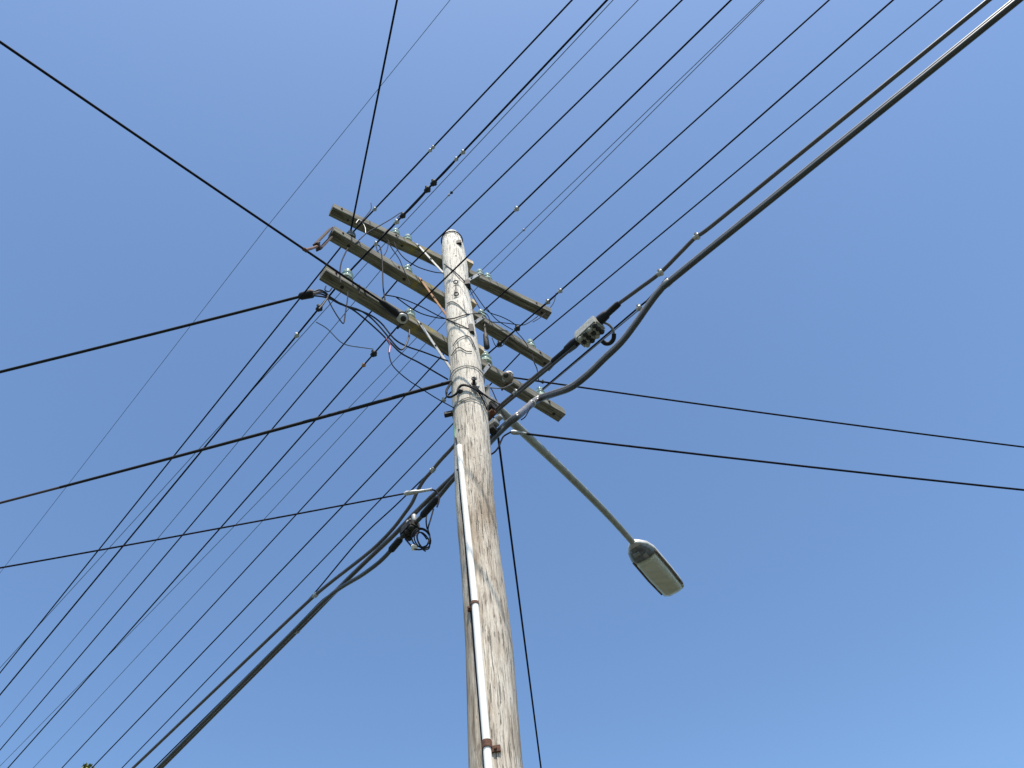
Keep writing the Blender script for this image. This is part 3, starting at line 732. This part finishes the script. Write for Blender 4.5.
for qa, qb in (((441, 500), (424, 518)), ((404, 541), (393, 553))):
    A2, _ = closest(P3_, qa); B2, _ = closest(P3_, qb); b = MB(); b.tube([A2, A2.lerp(B2, .1), A2.lerp(B2, .9), B2], [0.02, 0.027, 0.027, 0.02], 12).build('heat_sleeve', M['black'], c3)
P, T = closest(P2_, (298, 631)); clampmesh(P, T, 0.03, 0.02).build('clamp', M['galv'], c2)
# dark box on it
A = closest(P3_, (411, 530))[0]; T = (closest(P3_, (424, 519))[0]-closest(P3_, (396, 548))[0]).normalized()
lat = T.cross(Vector((0, 0, 1))).normalized(); dn = T.cross(lat).normalized()
if dn.z > 0: dn = -dn
bx2 = empty('junction_box', A); tag(bx2, 'dark splice box with a white lug on the cables just left of the pole', 'junction box', 'cable junction boxes')
b = MB(); b.box(A+dn*0.01, (T, lat, dn), (0.072, 0.05, 0.038)); body = bput(b, 'box_body', 'darksteel', bx2, smooth=False, bevel=0.012)
b = MB(); b.box(A-dn*0.036, (T, lat, dn), (0.055, 0.036, 0.012)); bput(b, 'top_flange', 'galv', bx2, smooth=False, bevel=0.004)
for i in range(3):
    for j in range(2):
        b = MB(); P = A + dn*0.046 + T*(-0.046+0.046*i) + lat*(-0.026+0.052*j); b.lathe([(0.02, -0.004), (0.022, 0.008), (0.013, 0.018)], P, dn, 10); bput(b, 'port', 'hole', body)
for s_ in (-0.02, 0.05):
    b = MB(); b.lathe([(0.012, 0), (0.02, 0.02), (0.02, 0.06), (0.008, 0.065)], A - dn*0.05 + T*s_ - lat*0.01, -dn, 10); bput(b, 'lug', 'pale', body)
# coil hanging below that box
cplane = lambda px, py: pole_pt(px, py, 0.0) + (A - pole_pt(411, 530, 0.0))
cc = cplane(425, 541); rr = (CAM-cc).normalized(); rr = (rr + Vector((0.25, 0, -0.15))).normalized()
rv = Vector((0.5, 0.1, 0.9)).normalized()
b = MB()
for k_, (ra, da, tl) in enumerate(((0.074, (0, 0, 0), 0.0), (0.069, (0.006, 0.01, -0.012), 0.35), (0.071, (-0.01, -0.008, 0.008), -0.3), (0.078, (0.004, 0.0, -0.03), 0.55))):
    ax_ = (rr + rv*(0.55+tl*0.6) + RT*tl*0.5).normalized()
    b.ring(cc+Vector(da), ax_, ra, 0.0052, 26, 7, 0.3*k_, 0.3*k_+(6.28 if k_ < 3 else 4.2))
coil = b.build('wire_coil', M['black']); tag(coil, 'small coil of black wire with a white end hanging beside the dark box', 'wire coil')
b = MB(); b.tube(smooth([cplane(406, 541), cplane(412, 548), cplane(416, 552), cplane(424, 552.5), cplane(430, 548), cplane(433, 538), cplane(431, 530), cplane(434, 519), cplane(437, 508)], 5), 0.006, 6).build('lead', M['black'], coil)
b = MB(); b.tube(smooth([cplane(430, 530), cplane(429, 522), cplane(430, 512), cplane(434, 504)], 5), 0.006, 6).build('lead', M['black'], coil)
b = MB(); b.box(cplane(416, 550.5), (RT, UP, FW), (0.022, 0.02, 0.015)); b.build('end_cap', M['white'], coil, smooth=False, bevel=0.005)
# ------------------------------------------------------------------ service drops
G3 = 'service drops to the houses'
def drop(label, P0, q, s0, guess, rad, mt, L=30, pre=(), group=G3, name='service_cable', clamps=(), cat='cable'):
    sp, a, t = span_pts(P0, q, s0, L, guess, ext=L)
    pts = [Vector(p) for p in pre] + sp
    pts = smooth(pts[:len(pre)+1], 5)[:-1] + sp if pre else sp
    b = MB(); b.tube(pts, rad, 8); o = b.build(name, M[mt]); tag(o, label, cat, group)
    for (px, py, m_, r_) in clamps:
        P, T = closest(pts, (px, py)); clampmesh(P, T, r_, r_*1.3).build('clamp', M[m_], o)
    return o, pts
d1, p1 = drop('black service wire rising from the lowest crossarm to the top left corner', arm_pt(2, 391, 308, -0.07), (0, 42), -0.10, R(232), 0.0105, 'darkwire', clamps=((327, 265, 'darksteel', 0.014), (306, 251, 'rust', 0.02)))
b = MB(); A_, _ = closest(p1, (382, 299)); B_ = arm_pt(2, 398, 315, -0.06); b.tube([A_, A_.lerp(B_, .2), A_.lerp(B_, .7), B_], [0.014, 0.028, 0.036, 0.03], 10).build('wedge_clamp', M['black'], d1)
b = MB(); A_, _ = closest(p1, (305, 251)); b.tube([A_, A_.lerp(b1, .5)+Vector((0, 0, -.01)), b1], 0.012, 6).build('tie', M['rust'], d1)
P0 = pole_pt(314, 293, 0.05)
d2, p2_ = drop('thick black cable with a split end sleeve, reaching the left edge above the middle', P0, (0, 372), -0.14, R(178), 0.0165, 'black')
A_, _ = closest(p2_, (299, 298)); b = MB(); L_ = (P0-A_).length
b.lathe([(0.022, 0), (0.04, 0.02), (0.046, L_*0.6), (0.05, L_*0.85), (0.036, L_)], A_, P0-A_, 12).build('end_sleeve', M['black'], d2)
ax_ = (P0-A_).normalized()
P0 = pole_pt(452, 381.5, 0.08)
d3, p3_ = drop('thick black cable from the pole side to the left edge, its far end thinner', P0, (0, 503), -0.13, R(178), 0.0165, 'black')
# the cable's heavy sheath stops part-way; beyond it a thin grey one goes on
A_, _ = closest(p3_, (62, 487)); i0 = min(range(len(p3_)), key=lambda i: (p3_[i]-A_).length)
me = d3.data; bpy.data.objects.remove(d3)
b = MB(); b.tube(p3_[:i0]+[A_], [0.0165-0.005*i/i0 for i in range(i0+1)], 8); d3 = b.build('service_cable', M['black']); tag(d3, 'thick black cable from the pole to the left edge, its far end thin and grey', 'cable', G3)
b = MB(); b.tube([A_]+p3_[i0+1:], 0.0105, 8); b.build('grey_end', mat('mauve_grey_sheath', (0.075, 0.06, 0.07), 0.7, spec=0.2), d3)
P0 = pole_pt(405, 493.5, -0.02)
d4, p4_ = drop('lowest service wire on the left, ending in a pale metal clamp near the pole', P0, (0, 568), -0.12, R(184), 0.0062, 'darkwire')
A_ = pole_pt(404, 493.7, -0.02); B_ = pole_pt(432, 489.5, -0.02)
b = MB(); b.tube([A_, A_.lerp(B_, .08), A_.lerp(B_, .45), A_.lerp(B_, .5), A_.lerp(B_, .9), B_], [0.010, 0.018, 0.016, 0.012, 0.010, 0.014], 10).build('dead_end_clamp', M['pale'], d4)
b = MB(); b.tube(smooth([B_, pole_pt(437, 492, -0.02), pole_pt(439, 500, -0.02), pole_pt(437, 507, 0)], 4), 0.006, 6).build('tail', M['darkwire'], d4)
e, n, c = arm_frame(2)
P0 = arm_pt(2, 513, 377.5, -0.06)
d5, p5_ = drop('black service wire from the lowest crossarm to the right edge, upper of two', P0, (1024, 447), -0.10, R(17), 0.009, 'darkwire', clamps=((530, 380.5, 'black', 0.018), (541, 381.5, 'darksteel', 0.017)))
P0 = pole_pt(511, 432, -0.05)
d6, p6_ = drop('black service wire clamped below the crossarms and reaching the right edge, lower of two', P0, (1024, 490), -0.10, R(15), 0.009, 'darkwire')
A_, _ = closest(p6_, (524, 434.5)); b = MB(); b.tube([P0, P0.lerp(A_, .15), P0.lerp(A_, .5), P0.lerp(A_, .55), P0.lerp(A_, .9), A_], [0.014, 0.02, 0.017, 0.013, 0.013, 0.010], 10).build('dead_end_clamp', M['galv'], d6)
b = MB(); b.tube(smooth([P0]+[pole_pt(x_, y_, -0.05) for x_, y_ in ((504, 436), (501, 441), (498.6, 447), (494.6, 452), (490, 455))], 4), 0.007, 6).build('tail', M['darkwire'], d6)
d7, p7_ = drop('black wire rising almost straight up to the top edge from the leftmost insulators', GP[(1, 354)]+Vector((-0.01, 0, 0.02)), (397, 0), -0.05, R(295), 0.009, 'darkwire')
P0 = pole_pt(498, 436, -0.12)
sp, a, t = span_pts(P0, (541, 768), -0.10, 30, R(92), ext=30)
d8, p8_ = drop('black wire leaving downwards to the bottom edge just right of the pole', P0, (541, 768), -0.10, R(92), 0.009, 'darkwire')
# ------------------------------------------------------------------ jumpers
G4 = 'short jumper wires among the crossarms'
def jumper(label, qs, plane, rad=0.0062, mt='darkwire', name='jumper_wire', parent=None, n=5):
    pts = [plane(*q) for q in qs]
    b = MB(); b.tube(smooth(pts, n), rad, 6); o = b.build(name, M[mt], parent)
    if not parent: tag(o, label, 'jumper wire', G4)
    return o
ap = lambda k, off: (lambda px, py: arm_pt(k, px, py, off))
pp = lambda off: (lambda px, py: pole_pt(px, py, off))
def sp_(off):
    return lambda px, py: surf(px, py, off)
jumper('vertical jumper dropping from the white clamp past the middle crossarm to the wedge clamp', [(375, 245), (380, 247), (382.3, 262), (383, 285), (385, 300)], ap(1, -0.06))
jumper('small round loop of wire below the left half of the top crossarm', [(383, 236), (387.6, 241), (387.3, 249), (383, 256), (378, 252), (376, 246)], ap(0, -0.06), 0.005)
jumper('thin jumper slanting from the top crossarm onto the middle crossarm near its insulator', [(388, 240), (391, 247), (399, 258.6), (403, 268), (406.6, 276), (410, 285)], ap(1, -0.06), 0.005)
jumper('sagging jumper from under the top crossarm to the left edge of the pole', [(394, 242), (397, 249), (404.7, 258.6), (418, 267), (434, 272), (444, 273)], ap(0, -0.05), 0.0055)
jumper('curved jumper linking the left ends of the middle and lowest crossarms', [(348, 248), (346, 251.7), (341.5, 262), (340, 272), (340.4, 283)], ap(2, -0.05), 0.006)
jumper('short pale loop of wire beside the leftmost insulator over the top crossarm', [(356, 223), (359, 219.5), (362, 222), (365, 227.5), (365.6, 233)], ap(0, -0.07), 0.004, 'galv')
f0 = ap(2, -0.12)
jumper('upper strand of the fan of wires below the lowest crossarm, ending at the pale brace', [(313, 293.5), (322, 292), (331, 297.5), (345, 306), (367, 313.4), (381, 323), (393.8, 338.4), (406, 346), (422, 351.5), (438, 357.5), (448, 361)], f0, 0.0075, 'black')
jumper('middle strand of the fan below the lowest crossarm, curling up at its end', [(313, 294), (323, 294.5), (340, 304), (358, 309.5), (370, 317), (380, 327), (390, 339), (398, 348), (402, 349.5), (406, 345), (409, 336), (409.5, 330)], f0, 0.0075, 'black')
jumper('lowest strand of the fan, running on down to the thick cable at the pole', [(313, 295.5), (324, 297), (335, 301), (350, 308), (362, 316.6), (378, 330.6), (390.6, 343), (401.6, 353.5), (418.8, 362.5), (435, 372), (448, 379.5)], f0, 0.0075, 'black')
jumper('short twisted strand between the split sleeve and the clamp of the black wire', [(313, 292), (320, 290), (328, 295), (324, 303), (319, 309)], f0, 0.007, 'black')
jumper('thin grey telephone wire drooping left of the lowest crossarm to a dark clamp', [(316, 322), (327.5, 329), (340, 341.5), (349, 345.5), (362, 347.5), (373, 349)], f0, 0.004, 'copper')
tw = jumper('thin wire with faded red cover drooping from a dark clamp to the pole', [(386.7, 340), (389.5, 345), (389, 353), (391.6, 363.5), (398, 371.5), (409, 380.6), (418.8, 387), (436, 398), (454, 408)], f0, 0.0048, 'darkwire')
jumper('', [(386, 338), (389.9, 344), (389.3, 352.5)], ap(2, -0.128), 0.0055, 'pink', 'red_cover', tw)
jumper('short forked jumper in a V below the left part of the lowest crossarm', [(327.5, 298), (333, 309), (340, 320), (343.7, 323), (345.5, 312), (347.5, 299), (347.8, 292)], f0, 0.0052)
jumper('tap wire from a dark clamp above the top crossarm down to the leftmost middle insulator', [(400, 213), (391, 219), (380, 225.5), (367, 233), (356, 243)], ap(0, -0.14), 0.0058)
jumper('twisted lead hugging the black wire between its two clamps over the top crossarm', [(399, 216), (392, 226), (386, 231.5), (381, 238), (377, 243)], ap(0, -0.13), 0.0052)
jumper('short lead from the top crossarm edge down to the leftmost middle insulator', [(371, 203), (371, 209), (366, 216), (358, 225)], ap(0, -0.1), 0.0048)
jumper('arched dark strand as wire shadow on the pole above the black curl, upper of two', [(453, 346), (457, 340), (463, 336.5), (468, 336), (472, 340), (476, 350)], sp_(0.012), 0.0042)  # cast shadow of an overhead wire, shaped as a dark strand
jumper('arched dark strand as wire shadow on the pole above the black curl, lower of two', [(451, 356), (456, 349), (460, 347.5), (466, 351), (472, 351.5)], sp_(0.012), 0.0042)  # lower shadow arc on the shaft, likewise built as a strand
jumper('slack lead under the right half of the middle crossarm by the dark clamps', [(492, 338), (496, 346), (502, 346), (508, 338), (515, 331)], ap(1, -0.04), 0.0045)
jumper('short curved lead by the clamp above the right end of the top crossarm', [(556, 293), (554, 302), (549, 309), (541, 317), (533, 322)], ap(1, -0.12), 0.0048)
jumper('small hook of wire under the left end of the lowest crossarm', [(326, 286), (325, 290), (329, 291.5), (332, 288)], f0, 0.005)
jumper('upper of two jumpers crossing above the lowest crossarm insulator to the pole', [(385, 295), (399.5, 297.8), (419, 305.6), (438.6, 315.9), (447, 319.3)], ap(2, 0.0), 0.006)
jumper('jumper sagging past the lowest crossarm insulator and wrapping the front of the pole', [(395.6, 296.8), (409, 306.6), (421, 313.4), (434.7, 317.3), (444, 318.6)], ap(2, 0.0), 0.006)
jumper('wire across the front of the pole between middle and lowest crossarms', [(446.5, 319), (454, 318.3), (466, 314.6), (474.5, 313.8), (482, 313.5)], lambda x_, y_: surf(x_, y_, 0.012) if x_ < 474 else pole_pt(x_, y_, 0.0), 0.0055)
jumper('wire slanting down across the pole to the small dark plate', [(446.4, 319.6), (458, 324), (469, 329)], sp_(0.012), 0.0055)
jumper('arched thin wire on the pole face below the eye link', [(447, 303.5), (452, 301.5), (458, 304.6), (463, 309.5), (467.5, 314)], sp_(0.01), 0.004)
jumper('two-bend wire from the top plate of the pole to the middle crossarm insulator', [(444, 264), (455, 272), (464, 281), (470.5, 291), (475, 300), (479.5, 308)], lambda x_, y_: surf(x_, y_, 0.012) if x_ < 468 else pole_pt(x_, y_, -0.05), 0.0052)
jumper('long jumper from the pole top past an insulator to the dark clamp right', [(470, 287), (475, 294), (481, 302.7), (488.8, 312), (500.5, 316.4), (510, 321), (517, 326)], ap(1, -0.04), 0.0055)
jumper('looped jumper hanging in front of the insulator right of the pole', [(482, 312), (487, 314.5), (489.8, 320.3), (488.8, 326), (486, 322)], ap(1, -0.05), 0.005)
jumper('jumper curving down behind the middle crossarm to the right', [(486, 307), (490.8, 313.5), (496.6, 319.6), (503.5, 324.5), (513, 330)], ap(1, -0.03), 0.005)
jumper('shallow jumper joining the middle crossarm to the wire over its right part', [(491.8, 322), (502.5, 322.7), (515, 324.3), (523, 325), (529.8, 322), (537.7, 316.4)], ap(1, -0.04), 0.005)
jumper('jumper from the dark clamp across the right face of the middle crossarm', [(515, 330), (519, 334.5), (523, 339), (527.4, 345.5), (529, 350)], ap(1, -0.05), 0.005)
jumper('jumper hanging from the right end of the middle crossarm to the upper right service wire', [(532, 354), (534, 362), (537, 369), (538.6, 380)], ap(1, -0.02), 0.006)
jumper('curl of black wire round a bolt at the left edge of the pole', [(452, 382), (449, 386), (446.5, 391), (447.5, 396.5), (452, 396.5), (457, 393), (459, 387.5), (463.4, 385), (471, 387), (477.5, 390.5), (483, 395)], lambda x_, y_: surf(x_, y_, 0.03) if x_ > 454 else pole_pt(x_, y_, 0.1), 0.0105, 'black')
jumper('black lead from the pole bolt down to the bracket right of the pole', [(474, 386), (480, 391.5), (487, 396.7), (495.5, 401.4), (499, 404)], lambda x_, y_: surf(x_, y_, 0.03) if x_ < 482 else pole_pt(x_, y_, 0.03), 0.009, 'black')
jumper('lead from the pole bolt across to the strain insulator right of the pole', [(476, 386.4), (487, 387.3), (499, 388.3), (506, 387), (513, 383)], lambda x_, y_: surf(x_, y_, 0.03) if x_ < 481 else pole_pt(x_, y_, -0.05), 0.006, 'grey')
jumper('lower lead lying on the pole face below the black curl', [(470, 385), (478, 392), (484, 402), (487, 410)], sp_(0.012), 0.006, 'darkwire')
jumper('thin jumper zigzagging behind the lamp bracket base', [(488, 385), (492, 390), (496, 399), (502, 412), (508, 420)], pp(-0.2), 0.005)
jumper('short tangled lead above the big cables beside the pole', [(490, 400), (495, 409), (492, 416), (499, 421), (496, 426)], pp(-0.1), 0.006, 'black')
jumper('short bare tail right of the lamp bracket base', [(531, 406), (528, 412), (525, 417), (521, 420)], pp(-0.15), 0.005, 'darkwire')
jumper('small wire stub standing on the left part of the lowest crossarm', [(359.5, 285), (359.3, 290), (359.5, 294)], ap(2, -0.01), 0.006)
jumper('bent wire stub on the lowest crossarm left of the wedge clamp', [(364, 288), (365.5, 293), (367.5, 297)], ap(2, -0.01), 0.006)
jumper('green covered wire at the left edge of the pole above the conduit', [(455.5, 424), (454.8, 431), (455.6, 438)], sp_(0.006), 0.006, 'green')
jumper('dark thin strand standing in for the shadow on the left side of the conduit', [(456.2, 438), (457.5, 450), (460, 490), (465, 540), (470.2, 604), (475, 660), (482, 740), (484.5, 768)], sp_(0.002), 0.005, 'darkwire')  # the conduit's shadow line on the pole, modelled as a dark strand
# ------------------------------------------------------------------ street lamp
lamp = empty('street_lamp'); tag(lamp, 'grey street lamp on a long tube bracket reaching right of the pole', 'street lamp')
base = pole_pt(489, 402, -0.1)
SL = 0.03
la, lt = span_dir(base, (633, 545), SL, 1e6, R(60))
ld = Vector((math.cos(la), math.sin(la), SL)).normalized()
tip = base + Vector((math.cos(la), math.sin(la), SL))*lt
lnv = Vector((-math.sin(la), math.cos(la), 0))
tp_ = smooth([on_plane(x_, y_, base, lnv) for x_, y_ in ((489, 401), (503, 413.5), (520, 429.5), (560, 467), (600, 506.5), (621, 529), (633.5, 543.5))], 5)
tip = tp_[-1]; hd = (tp_[-1]-tp_[-6]).normalized()
b = MB(); b.tube(tp_+[tip+hd*0.05], [0.043-0.014*i/len(tp_) for i in range(len(tp_)+1)], 16); b.build('bracket_tube', M['lampgrey'], lamp)
# flange plate + stay at the pole
b = MB(); b.box(base - ld*0.05, (Vector((ld.y, -ld.x, 0)), Vector((0, 0, 1)), ld), (0.05, 0.16, 0.006)); b.build('pole_plate', M['galv'], lamp, smooth=False)
# head: built along local x (length), y (width), z (up)
he = (hd*1.0 + Vector((0, 0, 0.0))).normalized(); hn = Vector((-he.y, he.x, 0)).normalized(); hu = he.cross(hn).normalized()
HL, HW = 0.80, 0.145
def hp(x, y, z): return tip + he*(x*1.0) + hn*(y*1.0) + hu*z
def loft(secs, name, mt, par, closed=True, sides=None):
    b = MB(); n_ = len(secs[0])
    for s_ in secs: b.v += [hp(*q) for q in s_]
    for i in range(len(secs)-1):
        for j in range(n_):
            a_ = i*n_+j; d_ = i*n_+(j+1) % n_
            b.f.append((a_, d_, d_+n_, a_+n_))
    b.f.append(tuple(range(n_))); b.f.append(tuple((len(secs)-1)*n_+j for j in range(n_)))
    return b.build(name, M[mt], par)
def sec(x, hw, zt, zb, n_=16):
    out = []
    for j in range(n_):
        a_ = 2*math.pi*j/n_; cx_, sx_ = math.cos(a_), math.sin(a_)
        y_ = hw*math.copysign(abs(cx_)**0.6, cx_); z_ = (zt if sx_ > 0 else -zb)*abs(sx_)**0.7
        out.append((x, y_, z_))
    return out
hous = loft([sec(-0.02, 0.035, 0.035, 0.03), sec(0.02, 0.075, 0.05, 0.03), sec(0.08, 0.118, 0.07, 0.022), sec(0.18, HW, 0.085, 0.02), sec(0.5, HW, 0.085, 0.02), sec(0.72, HW*0.96, 0.07, 0.02), sec(0.79, HW*0.84, 0.045, 0.018), sec(0.81, HW*0.7, 0.02, 0.01)], 'lamp_housing', 'lamphead', lamp)
# gear cover (dark, nearest the bracket)
loft([sec(0.035, 0.07, 0.0, 0.045), sec(0.08, 0.105, 0.0, 0.058), sec(0.16, 0.126, 0.0, 0.062), sec(0.205, 0.126, 0.0, 0.055)], 'gear_cover', 'lampdark', lamp)
dfu = loft([sec(0.208, 0.108, 0.0, 0.05), sec(0.24, 0.118, 0.0, 0.085), sec(0.5, 0.12, 0.0, 0.092), sec(0.72, 0.114, 0.0, 0.08), sec(0.785, 0.10, 0.0, 0.05), sec(0.80, 0.085, 0.0, 0.02)], 'diffuser', 'diffuser', lamp)
b = MB()
for s_ in (-1, 1):
    b.tube([hp(0.2, s_*0.133, -0.018), hp(0.5, s_*0.136, -0.02), hp(0.74, s_*0.125, -0.018)], 0.011, 6)
b.build('rim_seal', M['stain'], lamp)
b = MB(); b.box(hp(0.09, 0.03, -0.064), (he, hn, hu), (0.02, 0.035, 0.008)); b.box(hp(0.15, -0.04, -0.066), (he, hn, hu), (0.03, 0.02, 0.008)); b.build('latch', M['galv'], lamp, smooth=False, bevel=0.003)
b = MB(); b.lathe([(0.02, 0), (0.02, 0.035), (0.012, 0.045)], hp(0.13, 0, 0.078), hu, 12); b.build('photocell', M['lampgrey'], lamp)
# ------------------------------------------------------------------ tree whose tip shows at the bottom edge
def tree():
    rd = ray(87.5, 765.2); t = 13.0/math.hypot(rd.x, rd.y); top = CAM + rd*t
    root = empty('garden_tree', (top.x, top.y, 0)); tag(root, 'green leafy tree whose tip just shows at the bottom left edge', 'tree')
    H = top.z
    b = MB()
    def P(x, y, z): return Vector((x, y, z))
    trunk = [P(0.25, 0.1, -0.2), P(0.2, 0.1, H*0.3), P(0.05, 0.05, H*0.6), P(0, 0, H*0.86), P(0, 0, H-0.12)]
    tp = smooth(trunk, 5); b.tube(tp, [0.2*(1-i/len(tp))+0.012 for i in range(len(tp))], 8)
    rnd = random.Random(7); tips = []
    for i in range(46):
        z = H*(0.28+0.68*rnd.random()); a_ = rnd.random()*6.28
        L_ = (0.2 + 1.7*math.sin(min(1, (H-z)/(H*0.6))*1.57))*(0.7+0.4*rnd.random())
        p0 = P(0.05, 0.05, z-0.3*L_); p1 = P(math.cos(a_)*L_*0.5, math.sin(a_)*L_*0.5, z-0.05*L_); p2 = P(math.cos(a_)*L_, math.sin(a_)*L_, z+0.12*L_)
        p2.z = min(p2.z, H-0.25)
        b.tube([p0, p1, p2], [0.035, 0.022, 0.008], 5); tips += [p1, p1.lerp(p2, .5), p2]
    tr = b.build('trunk', mat('bark', (0.16, 0.12, 0.09), 0.9, var=0.4, vscale=20), root)
    lf = MB()
    def leaf(c_, s_):
        n_ = Vector((rnd.gauss(0, 1), rnd.gauss(0, 1), rnd.gauss(0.5, 1))).normalized(); u_ = n_.orthogonal().normalized(); v_ = n_.cross(u_)
        a_ = rnd.random()*6.28; u_, v_ = u_*math.cos(a_)+v_*math.sin(a_), v_*math.cos(a_)-u_*math.sin(a_)
        base_ = len(lf.v)
        lf.v += [c_-u_*s_, c_-v_*s_*0.4+n_*s_*0.12, c_+u_*s_, c_+v_*s_*0.4+n_*s_*0.12]; lf.f.append((base_, base_+1, base_+2, base_+3))
    for tpt in tips:
        for _ in range(75):
            c_ = tpt + Vector((rnd.gauss(0, .24), rnd.gauss(0, .24), rnd.gauss(0, .2)))
            if c_.z > H-0.12: c_.z = H-0.12-rnd.random()*0.2
            leaf(c_, 0.05+rnd.random()*0.03)
    for _ in range(70):
        z = rnd.random()**1.3*0.45; leaf(P(rnd.gauss(0, .03+z*0.22), rnd.gauss(0, .03+z*0.22), H-z), 0.04+rnd.random()*0.02)
    lf.build('crown', mat('leaf_green', (0.22, 0.22, 0.03), 0.5, col2=(0.09, 0.12, 0.02), var=0.5, vscale=3), root, smooth=False)
tree()
